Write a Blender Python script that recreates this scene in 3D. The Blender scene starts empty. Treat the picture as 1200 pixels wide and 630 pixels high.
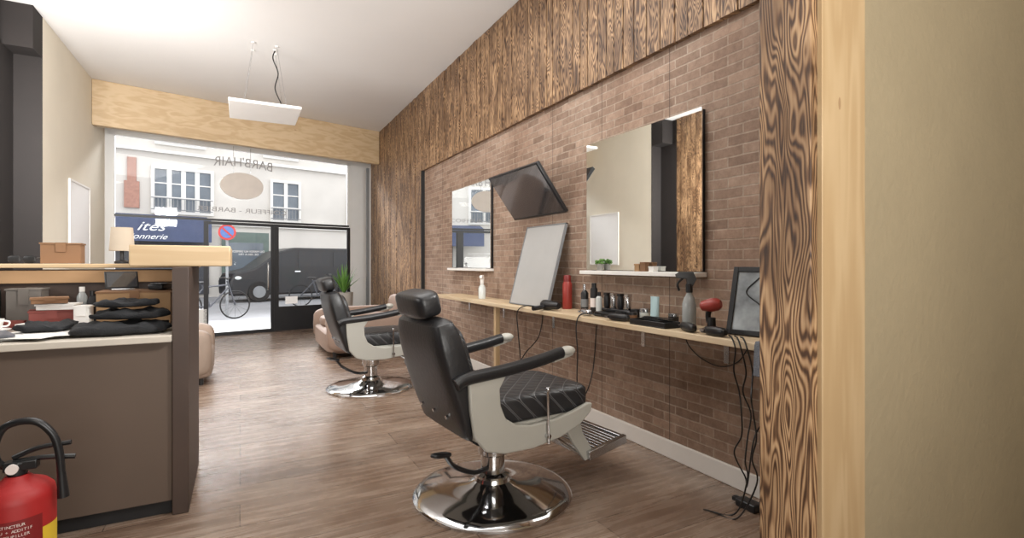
import bpy, math, random
from mathutils import Vector, Matrix
random.seed(4)
SC=bpy.context.scene
COL=SC.collection
try:
    SC.view_settings.view_transform='Standard'
except Exception: pass

# ------------------------------------------------------------ materials
def lin(c):
    o=[]
    for v in c[:3]:
        v/=255.0
        o.append(v/12.92 if v<=.04045 else ((v+.055)/1.055)**2.4)
    return (*o,1)
def newmat(name):
    m=bpy.data.materials.new(name); m.use_nodes=True
    nt=m.node_tree; b=nt.nodes['Principled BSDF']
    return m,nt,b
def N(nt,t,**kw):
    n=nt.nodes.new(t)
    for k,v in kw.items(): setattr(n,k,v)
    return n
def setin(n,**kw):
    for k,v in kw.items(): n.inputs[k.replace('_',' ')].default_value=v
def M(name,col,rough=.5,metal=0,var=.07,scale=6,bump=0,spec=None,coat=0):
    m,nt,b=newmat(name)
    tc=N(nt,'ShaderNodeTexCoord'); no=N(nt,'ShaderNodeTexNoise')
    no.inputs['Scale'].default_value=scale; no.inputs['Detail'].default_value=4
    nt.links.new(tc.outputs['Object'],no.inputs['Vector'])
    r=N(nt,'ShaderNodeValToRGB'); c=lin(col)
    r.color_ramp.elements[0].position=.3; r.color_ramp.elements[1].position=.7
    r.color_ramp.elements[0].color=(*[v*(1-var) for v in c[:3]],1)
    r.color_ramp.elements[1].color=(*[min(1,v*(1+var)) for v in c[:3]],1)
    nt.links.new(no.outputs['Fac'],r.inputs['Fac']); nt.links.new(r.outputs['Color'],b.inputs['Base Color'])
    b.inputs['Roughness'].default_value=rough; b.inputs['Metallic'].default_value=metal
    if spec is not None: b.inputs['Specular IOR Level'].default_value=spec
    if coat: b.inputs['Coat Weight'].default_value=coat
    if bump:
        bp=N(nt,'ShaderNodeBump'); bp.inputs['Strength'].default_value=bump; bp.inputs['Distance'].default_value=.01
        n2=N(nt,'ShaderNodeTexNoise'); n2.inputs['Scale'].default_value=scale*12
        nt.links.new(tc.outputs['Object'],n2.inputs['Vector'])
        nt.links.new(n2.outputs['Fac'],bp.inputs['Height']); nt.links.new(bp.outputs['Normal'],b.inputs['Normal'])
    return m
def math_(nt,op,a,b=None,c=None):
    n=N(nt,'ShaderNodeMath',operation=op)
    for i,v in enumerate((a,b,c)):
        if v is None: continue
        if isinstance(v,(int,float)): n.inputs[i].default_value=v
        else: nt.links.new(v,n.inputs[i])
    return n.outputs[0]
def ramp(nt,fac,stops):
    r=N(nt,'ShaderNodeValToRGB'); els=r.color_ramp.elements
    while len(els)<len(stops): els.new(.5)
    for e,(p,c) in zip(els,stops): e.position=p; e.color=lin(c)
    nt.links.new(fac,r.inputs['Fac']); return r.outputs['Color']
def mixc(nt,mode,fac,a,b):
    n=N(nt,'ShaderNodeMix',data_type='RGBA',blend_type=mode)
    for idx,v in ((0,fac),(6,a),(7,b)):
        if isinstance(v,(int,float)): n.inputs[idx].default_value=v
        elif isinstance(v,tuple): n.inputs[idx].default_value=v
        else: nt.links.new(v,n.inputs[idx])
    return n.outputs[2]

def brick_mat():
    m,nt,b=newmat('brick_slip_panels')
    tc=N(nt,'ShaderNodeTexCoord'); s=N(nt,'ShaderNodeSeparateXYZ'); nt.links.new(tc.outputs['Object'],s.inputs[0])
    c=N(nt,'ShaderNodeCombineXYZ'); nt.links.new(s.outputs['Y'],c.inputs['X']); nt.links.new(s.outputs['Z'],c.inputs['Y'])
    nz=N(nt,'ShaderNodeTexNoise'); setin(nz,Scale=9.0,Detail=3.0); nt.links.new(tc.outputs['Object'],nz.inputs['Vector'])
    dv=N(nt,'ShaderNodeVectorMath',operation='SCALE'); dv.inputs['Scale'].default_value=.010
    nt.links.new(nz.outputs['Color'],dv.inputs[0])
    ad=N(nt,'ShaderNodeVectorMath',operation='ADD'); nt.links.new(c.outputs[0],ad.inputs[0]); nt.links.new(dv.outputs[0],ad.inputs[1])
    br=N(nt,'ShaderNodeTexBrick'); br.offset=.5
    setin(br,Scale=1.0,Mortar_Size=.0044,Mortar_Smooth=.35,Bias=0.0,Brick_Width=.175,Row_Height=.0512)
    br.inputs['Color1'].default_value=lin((184,159,140)); br.inputs['Color2'].default_value=lin((149,125,108)); br.inputs['Mortar'].default_value=lin((190,174,158))
    nt.links.new(ad.outputs[0],br.inputs['Vector'])
    n2=N(nt,'ShaderNodeTexNoise'); setin(n2,Scale=22.0,Detail=6.0,Roughness=.7); nt.links.new(tc.outputs['Object'],n2.inputs['Vector'])
    v=ramp(nt,n2.outputs['Fac'],[(.3,(192,184,178)),(.7,(255,255,255))])
    col=mixc(nt,'MULTIPLY',.8,br.outputs['Color'],v)
    n3=N(nt,'ShaderNodeTexNoise'); setin(n3,Scale=2.2,Detail=2.0); nt.links.new(tc.outputs['Object'],n3.inputs['Vector'])
    v3=ramp(nt,n3.outputs['Fac'],[(.35,(230,221,215)),(.65,(255,255,255))])
    col=mixc(nt,'MULTIPLY',1.0,col,v3)
    fr=math_(nt,'FRACT',math_(nt,'DIVIDE',math_(nt,'ADD',s.outputs['Y'],-.29),.615))
    seam=math_(nt,'LESS_THAN',fr,.011)
    col=mixc(nt,'MIX',math_(nt,'MULTIPLY',seam,.7),col,lin((70,54,46)))
    nt.links.new(col,b.inputs['Base Color']); b.inputs['Roughness'].default_value=.7
    h=math_(nt,'SUBTRACT',math_(nt,'ADD',math_(nt,'MULTIPLY',n2.outputs['Fac'],.35),math_(nt,'SUBTRACT',1.0,br.outputs['Fac'])),seam)
    bp=N(nt,'ShaderNodeBump'); setin(bp,Strength=.7,Distance=.005); nt.links.new(h,bp.inputs['Height']); nt.links.new(bp.outputs['Normal'],b.inputs['Normal'])
    return m
def burnt_mat(name='flamed_pine'):
    m,nt,b=newmat(name)
    tc=N(nt,'ShaderNodeTexCoord'); at=N(nt,'ShaderNodeAttribute',attribute_name='pid')
    s=N(nt,'ShaderNodeSeparateXYZ'); nt.links.new(tc.outputs['Object'],s.inputs[0])
    c=N(nt,'ShaderNodeCombineXYZ')
    u=math_(nt,'ADD',s.outputs['X'],s.outputs['Y'])
    nt.links.new(math_(nt,'MULTIPLY',u,16.0),c.inputs['X'])
    nt.links.new(math_(nt,'MULTIPLY',s.outputs['Z'],2.4),c.inputs['Y'])
    nt.links.new(math_(nt,'MULTIPLY',at.outputs['Fac'],7.31),c.inputs['Z'])
    no=N(nt,'ShaderNodeTexNoise'); setin(no,Scale=1.0,Detail=1.6,Roughness=.4,Distortion=.3); nt.links.new(c.outputs[0],no.inputs['Vector'])
    fq=math_(nt,'MULTIPLY',no.outputs['Fac'],112.0)
    sn=math_(nt,'SINE',fq)
    sn=math_(nt,'MULTIPLY_ADD',sn,.5,.5)
    fine=N(nt,'ShaderNodeTexNoise'); setin(fine,Scale=1.0,Detail=5.0)
    c2=N(nt,'ShaderNodeCombineXYZ'); nt.links.new(math_(nt,'MULTIPLY',u,190.0),c2.inputs['X']); nt.links.new(math_(nt,'MULTIPLY',s.outputs['Z'],7.0),c2.inputs['Y'])
    nt.links.new(at.outputs['Fac'],c2.inputs['Z']); nt.links.new(c2.outputs[0],fine.inputs['Vector'])
    sn=math_(nt,'ADD',math_(nt,'MULTIPLY_ADD',sn,.75,.12),math_(nt,'MULTIPLY_ADD',fine.outputs['Fac'],.9,-.45))
    big=N(nt,'ShaderNodeTexNoise'); setin(big,Scale=3.0,Detail=3.0)
    c3=N(nt,'ShaderNodeCombineXYZ'); nt.links.new(math_(nt,'MULTIPLY',u,3.0),c3.inputs['X']); nt.links.new(s.outputs['Z'],c3.inputs['Y'])
    nt.links.new(math_(nt,'MULTIPLY',at.outputs['Fac'],3.1),c3.inputs['Z']); nt.links.new(c3.outputs[0],big.inputs['Vector'])
    col=ramp(nt,sn,[(.08,(76,54,38)),(.35,(124,94,67)),(.6,(162,130,97)),(.95,(189,159,123))])
    v=ramp(nt,big.outputs['Fac'],[(.38,(158,141,128)),(.6,(255,250,246))])
    col=mixc(nt,'MULTIPLY',.85,col,v)
    nt.links.new(col,b.inputs['Base Color']); b.inputs['Roughness'].default_value=.5
    bp=N(nt,'ShaderNodeBump'); setin(bp,Strength=.25,Distance=.003); nt.links.new(sn,bp.inputs['Height']); nt.links.new(bp.outputs['Normal'],b.inputs['Normal'])
    return m
def pine_mat(name,cl,cd,axis='X',knots=.06):
    m,nt,b=newmat(name)
    tc=N(nt,'ShaderNodeTexCoord'); mp=N(nt,'ShaderNodeMapping'); nt.links.new(tc.outputs['Object'],mp.inputs['Vector'])
    sc={'X':(.7,9,9),'Y':(9,.7,9),'Z':(9,9,.7)}[axis]; mp.inputs['Scale'].default_value=sc
    no=N(nt,'ShaderNodeTexNoise'); setin(no,Scale=1.0,Detail=3.0,Distortion=.3); nt.links.new(mp.outputs[0],no.inputs['Vector'])
    sn=math_(nt,'MULTIPLY_ADD',math_(nt,'SINE',math_(nt,'MULTIPLY',no.outputs['Fac'],30.0)),.5,.5)
    vo=N(nt,'ShaderNodeTexVoronoi'); 
    mp2=N(nt,'ShaderNodeMapping'); mp2.inputs['Scale'].default_value={'X':(1.7,5,5),'Y':(5,1.7,5),'Z':(5,5,1.7)}[axis]
    nt.links.new(tc.outputs['Object'],mp2.inputs['Vector']); nt.links.new(mp2.outputs[0],vo.inputs['Vector']); vo.inputs['Scale'].default_value=1.0
    knot=math_(nt,'LESS_THAN',vo.outputs['Distance'],knots)
    col=ramp(nt,sn,[(.0,cd),(1.,cl)])
    col=mixc(nt,'MIX',math_(nt,'MULTIPLY',knot,.5),col,lin((130,88,54)))
    nt.links.new(col,b.inputs['Base Color']); b.inputs['Roughness'].default_value=.5
    return m
def floor_mat():
    m,nt,b=newmat('floor_laminate')
    tc=N(nt,'ShaderNodeTexCoord')
    br=N(nt,'ShaderNodeTexBrick'); br.offset=.37; br.offset_frequency=2
    setin(br,Scale=1.0,Mortar_Size=.0018,Mortar_Smooth=.2,Bias=0.,Brick_Width=1.35,Row_Height=.22)
    br.inputs['Color1'].default_value=lin((168,151,137)); br.inputs['Color2'].default_value=lin((145,128,115)); br.inputs['Mortar'].default_value=lin((84,71,62))
    nt.links.new(tc.outputs['Object'],br.inputs['Vector'])
    mp=N(nt,'ShaderNodeMapping'); mp.inputs['Scale'].default_value=(1.2,14,1); nt.links.new(tc.outputs['Object'],mp.inputs['Vector'])
    no=N(nt,'ShaderNodeTexNoise'); setin(no,Scale=2.2,Detail=7.0,Roughness=.65,Distortion=.6); nt.links.new(mp.outputs[0],no.inputs['Vector'])
    v=ramp(nt,no.outputs['Fac'],[(.3,(182,168,158)),(.5,(232,226,220)),(.72,(255,255,255))])
    col=mixc(nt,'MULTIPLY',1.0,br.outputs['Color'],v)
    n2=N(nt,'ShaderNodeTexNoise'); setin(n2,Scale=2.8,Detail=3.0); nt.links.new(tc.outputs['Object'],n2.inputs['Vector'])
    v2=ramp(nt,n2.outputs['Fac'],[(.3,(208,194,184)),(.7,(255,255,255))])
    col=mixc(nt,'MULTIPLY',1.0,col,v2)
    nt.links.new(col,b.inputs['Base Color'])
    rg=math_(nt,'MULTIPLY_ADD',no.outputs['Fac'],.18,.18); nt.links.new(rg,b.inputs['Roughness'])
    b.inputs['Specular IOR Level'].default_value=1.0
    bp=N(nt,'ShaderNodeBump'); setin(bp,Strength=.10,Distance=.003)
    nt.links.new(math_(nt,'SUBTRACT',no.outputs['Fac'],br.outputs['Fac']),bp.inputs['Height']); nt.links.new(bp.outputs['Normal'],b.inputs['Normal'])
    return m
def quilt_mat():
    m,nt,b=newmat('quilted_black_leather')
    tc=N(nt,'ShaderNodeTexCoord'); s=N(nt,'ShaderNodeSeparateXYZ'); nt.links.new(tc.outputs['Object'],s.inputs[0])
    def tri(v):
        f=math_(nt,'FRACT',math_(nt,'DIVIDE',v,.082)); return math_(nt,'ABSOLUTE',math_(nt,'SUBTRACT',f,.5))
    q=math_(nt,'ADD',s.outputs['X'],s.outputs['Z'])
    a=tri(math_(nt,'ADD',q,s.outputs['Y'])); c=tri(math_(nt,'SUBTRACT',q,s.outputs['Y']))
    e=math_(nt,'MAXIMUM',a,c)
    puff=math_(nt,'SUBTRACT',.5,e)
    line=math_(nt,'GREATER_THAN',e,.474)
    col=mixc(nt,'MIX',line,lin((38,38,40)),lin((92,92,94)))
    nt.links.new(col,b.inputs['Base Color']); b.inputs['Roughness'].default_value=.42
    bp=N(nt,'ShaderNodeBump'); setin(bp,Strength=.45,Distance=.012)
    nt.links.new(math_(nt,'POWER',puff,.5),bp.inputs['Height']); nt.links.new(bp.outputs['Normal'],b.inputs['Normal'])
    return m
def glass_mat():
    m,nt,b=newmat('window_glass')
    out=nt.nodes['Material Output']
    tr=N(nt,'ShaderNodeBsdfTransparent'); gl=N(nt,'ShaderNodeBsdfGlossy'); gl.inputs['Roughness'].default_value=.02
    fr=N(nt,'ShaderNodeFresnel'); fr.inputs['IOR'].default_value=1.35
    mx=N(nt,'ShaderNodeMixShader'); nt.links.new(fr.outputs[0],mx.inputs[0]); nt.links.new(tr.outputs[0],mx.inputs[1]); nt.links.new(gl.outputs[0],mx.inputs[2])
    nt.links.new(mx.outputs[0],out.inputs['Surface']); return m

BRICK=brick_mat(); BURNT=burnt_mat(); FLOOR=floor_mat(); QUILT=quilt_mat(); GLASS=glass_mat()
PINE_X=pine_mat('pine_beam',(196,172,138),(183,157,121),'X'); PINE_Y=pine_mat('pine_shelf',(212,192,162),(198,174,140),'Y'); PINE_Z=pine_mat('pine_board',(192,166,129),(180,152,114),'Z',.045)
CEIL=M('ceiling_paint',(220,218,216),.9,var=.02,scale=1)
CREAM=M('wall_cream',(220,212,195),.85,var=.03,scale=2)
OLIVE=M('wall_warm_beige',(158,144,117),.8,var=.04,scale=3,bump=.25)
DARKPAINT=M('wall_dark_brown',(28,22,20),.8)
WHITE=M('white_paint',(232,230,226),.5,var=.02)
SKIRT=M('baseboard_white',(225,220,214),.5,var=.02)
CHROME=M('chrome',(205,206,208),.08,1,var=.02)
STEEL=M('brushed_steel',(200,201,203),.25,1,var=.05)
LEATHER=M('black_leather',(30,30,32),.4,var=.12,scale=5,bump=.12)
SHELL=M('grey_white_shell_plastic',(170,168,160),.38,var=.02)
BLACK=M('black_plastic',(24,24,26),.35)
MATBLACK=M('matt_black',(22,21,22),.7)
MIRROR=M('mirror_silver',(240,242,241),.015,1,var=.005)
SCREEN=M('tv_screen',(56,58,62),.08,var=.03,coat=1.0,spec=1.0)
BOARDW=M('board_white',(168,167,165),.45,var=.03)
RED=M('red_lacquer',(156,30,30),.5,var=.06)
REDM=M('red_muted',(150,52,44),.4,var=.06)
YEL=M('yellow_label',(215,182,50),.5)
LABELW=M('label_white',(225,215,210),.6,var=.02)
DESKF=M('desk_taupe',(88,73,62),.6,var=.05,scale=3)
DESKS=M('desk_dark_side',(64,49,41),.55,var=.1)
WORKTOP=M('worktop_cream',(186,178,166),.4,var=.03)
CARD=M('cardboard',(166,132,96),.8,var=.06)
CARDD=M('cardboard_dark',(130,96,68),.8,var=.06)
CLOTH=M('black_cloth',(28,29,32),.9,var=.2,scale=20,bump=.5)
PAPER=M('paper',(220,218,214),.8,var=.02)
SOFA=M('sofa_brown',(136,114,100),.65,var=.1,scale=4,bump=.2)
SOFA2=M('armchair_beige_brown',(148,130,116),.7,var=.1,scale=4,bump=.2)
GREEN=M('leaf_green',(86,128,52),.5,var=.25,scale=10)
TERRA=M('pot_grey',(150,146,140),.7)
FRAMEM=M('facade_black',(26,27,30),.4)
FRAMEW=M('facade_white',(214,214,212),.5,var=.02)
DISC=M('sign_back_taupe',(206,198,190),.7,var=.04,scale=8)
LETTER=M('vinyl_grey',(142,139,137),.6)
LETTERW=M('vinyl_white',(240,240,240),.6,var=.01)
ASPH=M('asphalt',(128,128,130),.9,var=.08,scale=3)
PAVE=M('pavement',(150,149,147),.9,var=.06,scale=2)
STONE=M('building_stone',(197,192,185),.85,var=.08,scale=.8)
STONED=M('building_trim',(218,215,210),.85,var=.03)
BRK2=M('building_brick',(160,120,106),.85,var=.15,scale=12)
WINDK=M('building_glass',(100,108,116),.15,var=.2,scale=1.5)
NAVY=M('awning_navy',(72,81,108),.8,var=.06)
SHOPG=M('shopfront_green',(90,104,98),.6)
SHOPK=M('shopfront_dark',(56,58,64),.4)
VANB=M('van_black',(13,14,18),.35,var=.05)
VANG=M('van_glass',(14,17,22),.3,var=.05)
TYRE=M('tyre',(14,14,14),.8)
SIGNB=M('sign_blue',(60,88,140),.5)
GREY=M('grey_metal_paint',(120,122,124),.5)
CLEAR=M('clear_bottle',(205,210,208),.2,var=.03)
SMOKE=M('smoke_bottle',(150,153,152),.15,var=.03)
TEAL=M('tube_pale_blue',(170,196,200),.4)
PHOTO=M('print_grey',(150,156,160),.3,var=.5,scale=9)
SHADE=M('lamp_shade_linen',(180,166,148),.8)
TOWEL=M('grey_towel',(110,114,122),.95,var=.15,bump=.5,scale=15)
PANELW=M('panel_white',(236,234,230),.5,var=.01)

# ------------------------------------------------------------ geometry helpers -> (verts, faces)
def box_g(x0,x1,y0,y1,z0,z1):
    v=[(x0,y0,z0),(x1,y0,z0),(x1,y1,z0),(x0,y1,z0),(x0,y0,z1),(x1,y0,z1),(x1,y1,z1),(x0,y1,z1)]
    f=[(0,3,2,1),(4,5,6,7),(0,1,5,4),(1,2,6,5),(2,3,7,6),(3,0,4,7)]
    return v,f
def cyl_g(p0,p1,r0,r1=None,n=24):
    r1=r0 if r1 is None else r1
    p0=Vector(p0);p1=Vector(p1);d=(p1-p0).normalized()
    a=d.orthogonal().normalized();b=d.cross(a)
    v=[];f=[]
    for p,r in((p0,r0),(p1,r1)):
        for i in range(n):
            t=2*math.pi*i/n; v.append(tuple(p+a*math.cos(t)*r+b*math.sin(t)*r))
    for i in range(n):
        j=(i+1)%n; f.append((i,j,n+j,n+i))
    f.append(tuple(range(n))[::-1]); f.append(tuple(range(n,2*n)))
    return v,f
def lathe_g(prof,n=40,c=(0,0,0)):
    v=[];f=[];m=len(prof)
    for r,z in prof:
        for i in range(n):
            t=2*math.pi*i/n; v.append((c[0]+r*math.cos(t),c[1]+r*math.sin(t),c[2]+z))
    for k in range(m-1):
        for i in range(n):
            j=(i+1)%n; f.append((k*n+i,k*n+j,(k+1)*n+j,(k+1)*n+i))
    f.append(tuple(range(n))[::-1]); f.append(tuple(range((m-1)*n,m*n)))
    return v,f
def crom(pts,sub=8):
    P=[Vector(p) for p in pts]; P=[P[0]*2-P[1]]+P+[P[-1]*2-P[-2]]
    out=[]
    for i in range(1,len(P)-2):
        for s in range(sub):
            t=s/sub; a,b,c,d=P[i-1:i+3]
            out.append(.5*((2*b)+(c-a)*t+(2*a-5*b+4*c-d)*t*t+(3*b-a-3*c+d)*t**3))
    out.append(P[-2]); return out
def tube_g(pts,r,n=8,sub=8,smooth=True,flat=1.0):
    P=crom(pts,sub) if smooth else [Vector(p) for p in pts]
    v=[];f=[];a=None
    for i,p in enumerate(P):
        d=(P[min(i+1,len(P)-1)]-P[max(i-1,0)]).normalized()
        if a is None: a=d.orthogonal().normalized()
        a=(a-d*a.dot(d)).normalized(); b=d.cross(a)
        for k in range(n):
            t=2*math.pi*k/n; v.append(tuple(p+a*math.cos(t)*r+b*math.sin(t)*r*flat))
    for i in range(len(P)-1):
        for k in range(n):
            j=(k+1)%n; f.append((i*n+k,i*n+j,(i+1)*n+j,(i+1)*n+k))
    f.append(tuple(range(n))[::-1]); f.append(tuple(range((len(P)-1)*n,len(P)*n)))
    return v,f
def prism_g(poly,a,b,axis='Y'):
    def mk3(p,t):
        return {'Y':(p[0],t,p[1]),'X':(t,p[0],p[1]),'Z':(p[0],p[1],t)}[axis]
    n=len(poly); v=[mk3(p,a) for p in poly]+[mk3(p,b) for p in poly]
    f=[(i,(i+1)%n,n+(i+1)%n,n+i) for i in range(n)]
    f.append(tuple(range(n))[::-1]); f.append(tuple(range(n,2*n)))
    return v,f
def sph_g(c,rx,ry=None,rz=None,n=16,m=10):
    ry=ry or rx; rz=rz or rx
    v=[];f=[]
    for k in range(1,m):
        ph=math.pi*k/m
        for i in range(n):
            t=2*math.pi*i/n; v.append((c[0]+rx*math.sin(ph)*math.cos(t),c[1]+ry*math.sin(ph)*math.sin(t),c[2]+rz*math.cos(ph)))
    for k in range(m-2):
        for i in range(n):
            j=(i+1)%n; f.append((k*n+i,(k+1)*n+i,(k+1)*n+j,k*n+j))
    v.append((c[0],c[1],c[2]+rz)); v.append((c[0],c[1],c[2]-rz)); T=len(v)-2
    for i in range(n):
        j=(i+1)%n; f.append((T,i,j)); f.append((T+1,(m-2)*n+j,(m-2)*n+i))
    return v,f
def rbox_g(cx,cy,cz,sx,sy,sz,e=4,n=24,m=16):
    v=[];f=[]
    def sg(w,p): return math.copysign(abs(w)**p,w)
    q=2.0/e
    for k in range(m+1):
        ph=-math.pi/2+math.pi*k/m
        for i in range(n):
            t=2*math.pi*i/n
            v.append((cx+sx/2*sg(math.cos(ph),q)*sg(math.cos(t),q),cy+sy/2*sg(math.cos(ph),q)*sg(math.sin(t),q),cz+sz/2*sg(math.sin(ph),q)))
    for k in range(m):
        for i in range(n):
            j=(i+1)%n; f.append((k*n+i,k*n+j,(k+1)*n+j,(k+1)*n+i))
    return v,f
def join(*gs):
    V=[];F=[]
    for v,f in gs:
        o=len(V); V+=list(v); F+=[tuple(i+o for i in q) for q in f]
    return V,F
def xf(g,mat):
    return [tuple(mat@Vector(p)) for p in g[0]],g[1]
def mk(name,g,mat,parent=None,loc=(0,0,0),rot=(0,0,0),bevel=0,seg=2,smooth=True,label=None,kind=None,category=None,group=None,pids=None):
    me=bpy.data.meshes.new(name); me.from_pydata([tuple(p) for p in g[0]],[],g[1])
    me.validate(); 
    import bmesh
    bm=bmesh.new(); bm.from_mesh(me); bmesh.ops.recalc_face_normals(bm,faces=bm.faces); bm.to_mesh(me); bm.free()
    if pids is not None:
        at=me.attributes.new('pid','FLOAT','FACE')
        for i,pv in enumerate(pids): at.data[i].value=pv
    me.materials.append(mat)
    if smooth:
        me.shade_smooth()
        try: me.set_sharp_from_angle(angle=math.radians(35))
        except Exception: pass
    o=bpy.data.objects.new(name,me); COL.objects.link(o)
    o.location=loc; o.rotation_euler=rot
    if parent: o.parent=parent
    if bevel:
        b=o.modifiers.new('Bevel','BEVEL'); b.width=bevel; b.segments=seg; b.limit_method='ANGLE'
    if label: o['label']=label
    if kind: o['kind']=kind
    if category: o['category']=category
    if group: o['group']=group
    return o
def emp(name,loc,label,category,rot=(0,0,0),group=None):
    o=bpy.data.objects.new(name,None); COL.objects.link(o); o.location=loc; o.rotation_euler=rot
    o.empty_display_size=.1
    o['label']=label; o['category']=category
    if group: o['group']=group
    return o
def copytree(o,loc,rotz=None,**props):
    c=o.copy(); COL.objects.link(c); c.location=loc
    if rotz is not None: c.rotation_euler=(0,0,rotz)
    for k,v in props.items(): c[k]=v
    def rec(src,dst):
        for ch in src.children:
            n=ch.copy(); COL.objects.link(n); n.parent=dst; n.matrix_parent_inverse=ch.matrix_parent_inverse.copy(); rec(ch,n)
    rec(o,c); return c
def text(name,body,size,mat,loc,rot,parent=None,align='CENTER',extr=.001,sx=1.0,shear=0,kind=None,arch=0):
    cu=bpy.data.curves.new(name,'FONT'); cu.body=body; cu.size=size; cu.align_x=align; cu.align_y='CENTER'; cu.extrude=extr; cu.shear=shear
    t=bpy.data.objects.new(name+'_tmp',cu); COL.objects.link(t)
    dg=bpy.context.evaluated_depsgraph_get(); me=bpy.data.meshes.new_from_object(t.evaluated_get(dg))
    bpy.data.objects.remove(t)
    if arch:
        for v in me.vertices: v.co.y-=arch*v.co.x*v.co.x
    me.materials.clear(); me.materials.append(mat)
    o=bpy.data.objects.new(name,me); COL.objects.link(o); o.location=loc; o.rotation_euler=rot; o.scale=(sx,1,1)
    if parent: o.parent=parent
    if kind: o['kind']=kind
    return o
S=dict(kind='structure')

# ------------------------------------------------------------ room shell
XR=2.16; XL=-1.61; XL2=-1.83; ZC=3.38
K=.231; A=math.atan(K); Y0=9.08
fy=lambda x,off=0: Y0+K*x-off
mk('floor',prism_g([(-1.95,-1.6),(3.4,-1.6),(3.4,.85),(2.3,.85),(2.3,fy(2.3)+.1),(-1.95,fy(-1.95)+.1)],-.05,0,'Z'),FLOOR,smooth=False,label='brown wood-look laminate plank floor',category='floor',**S)
mk('ceiling',prism_g([(-1.95,-1.6),(3.4,-1.6),(3.4,.85),(2.3,.85),(2.3,fy(2.3)+.1),(-1.95,fy(-1.95)+.1)],ZC,ZC+.05,'Z'),CEIL,smooth=False,label='plain white painted ceiling',category='ceiling',**S)
mk('wall_right',box_g(XR,XR+.1,.93,9.7,0,ZC),BRICK,smooth=False,label='wall clad in brown brick slip panels',category='wall',**S)
mk('wall_left',join(box_g(XL-.34,XL,6.2,8.85,0,ZC)),CREAM,smooth=False,label='cream painted side wall',category='wall',**S)
mk('wall_left_recess',box_g(XL2-.12,XL2,-1.6,6.2,0,ZC),DARKPAINT,smooth=False,label='dark brown recessed side wall',category='wall',**S)
mk('trim_1',join(box_g(XL2,XL,6.185,6.199,0,3.0),box_g(XL2,XL2+.022,5.85,6.185,0,3.0),box_g(XL2,XL-.0,5.95,6.199,3.0,ZC-.001)),DARKPAINT,smooth=False,label='dark brown end face of the side wall with added shade strip and block',category='wall trim',**S)  # recess strip and top block added, their dark colour stands in for shade
mk('wall_back',box_g(-1.95,3.4,-1.7,-1.6,0,ZC),CREAM,smooth=False,label='cream wall behind the viewpoint',category='wall',**S)
mk('wall_partition',box_g(1.53,3.4,.80,.93,0,ZC),OLIVE,smooth=False,label='warm beige painted partition wall',category='wall',**S)
mk('wall_side_room',box_g(3.4,3.5,-1.6,.93,0,ZC),OLIVE,smooth=False,label='warm beige side room wall',category='wall',**S)
mk('baseboard_right',box_g(XR-.018,XR,.95,6.5,0,.10),SKIRT,bevel=.004,label='white painted baseboard below the brick wall',category='baseboard',**S)

def planks(y0,y1,z0,z1,x0,x1,wmin=.075,wmax=.115,facing='X',gap=.004):
    V=[];F=[];P=[]; y=y0;i=0
    while y<y1-.005:
        w=min(random.uniform(wmin,wmax),y1-y)
        d=random.uniform(0,.010)
        g=box_g(x0-d,x1,y+gap,y+w-gap,z0,z1) if facing=='-X' else (box_g(x0,x1+d,y+gap,y+w-gap,z0,z1))
        o=len(V); V+=g[0]; F+=[tuple(k+o for k in q) for q in g[1]]; P+=[i+random.random()*.5]*6
        y+=w;i+=1
    return (V,F),P
g,p=planks(1.0,6.52,2.33,ZC-.002,XR-.03,XR,facing='-X'); mk('trim_2',g,BURNT,pids=p,smooth=False,label='flame-scorched pine plank frieze above brick',category='wood paneling',**S)
g,p=planks(6.52,fy(XR)-.06,0.002,ZC-.002,XR-.03,XR,facing='-X'); mk('trim_3',g,BURNT,pids=p,smooth=False,label='full-height scorched pine plank cladding by window',category='wood paneling',**S)
mk('trim_4',box_g(XR-.045,XR-.0,6.50,6.525,0,2.33),MATBLACK,smooth=False,label='thin dark corner bead between brick and planks',category='wall trim',**S)
g,p=planks(3.4,5.85,0.002,ZC-.002,XL2,XL2+.02,facing='X'); mk('trim_5',g,BURNT,pids=p,smooth=False,label='scorched pine plank cladding on the recessed wall',category='wood paneling',**S)
mk('trim_6',box_g(1.30,1.33,.797,.945,0,ZC),BURNT,pids=[3.3]*6,bevel=.003,label='scorched pine jamb board with wavy grain',category='door jamb',**S)
mk('trim_7',box_g(1.33,1.53,.785,.945,0,ZC),PINE_Z,bevel=.002,label='pale pine upright beside the jamb',category='door casing',**S)

def fbox_g(x0,x1,z0,z1,off,dep):
    ys=lambda x:fy(x,off)
    v=[(x0,ys(x0)-dep,z0),(x1,ys(x1)-dep,z0),(x1,ys(x1),z0),(x0,ys(x0),z0),(x0,ys(x0)-dep,z1),(x1,ys(x1)-dep,z1),(x1,ys(x1),z1),(x0,ys(x0),z1)]
    return v,box_g(0,1,0,1,0,1)[1]
mk('trim_8',fbox_g(XL+.002,XR-.042,2.815,ZC-.002,.66,.09),PINE_X,bevel=.004,label='large pale glulam pine beam above the shopfront',category='wooden beam',**S)
mk('wall_front',join(fbox_g(XL,XR,2.90,ZC,0,.06),fbox_g(1.73,XR,0,2.9,0,.06),fbox_g(XL-.2,-1.57,0,2.9,0,.06)),FRAMEW,smooth=False,label='white wall strips framing the shopfront glazing',category='wall',**S)
mk('trim_9',fbox_g(1.98,2.03,0,2.8,.30,.06),GREY,bevel=.003,label='slim grey vertical pipe casing by the window',category='wall trim',**S)
win=mk('window_1',join(fbox_g(-1.57,-1.51,0,2.9,0.0,.07),fbox_g(1.69,1.74,1.8,2.9,0,.07),fbox_g(-1.57,1.74,2.86,2.92,0,.07),fbox_g(-1.57,-.44,.0,.42,0.0,.07)),FRAMEW,smooth=False,label='tall shopfront window with white frame',category='window',**S)
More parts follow.
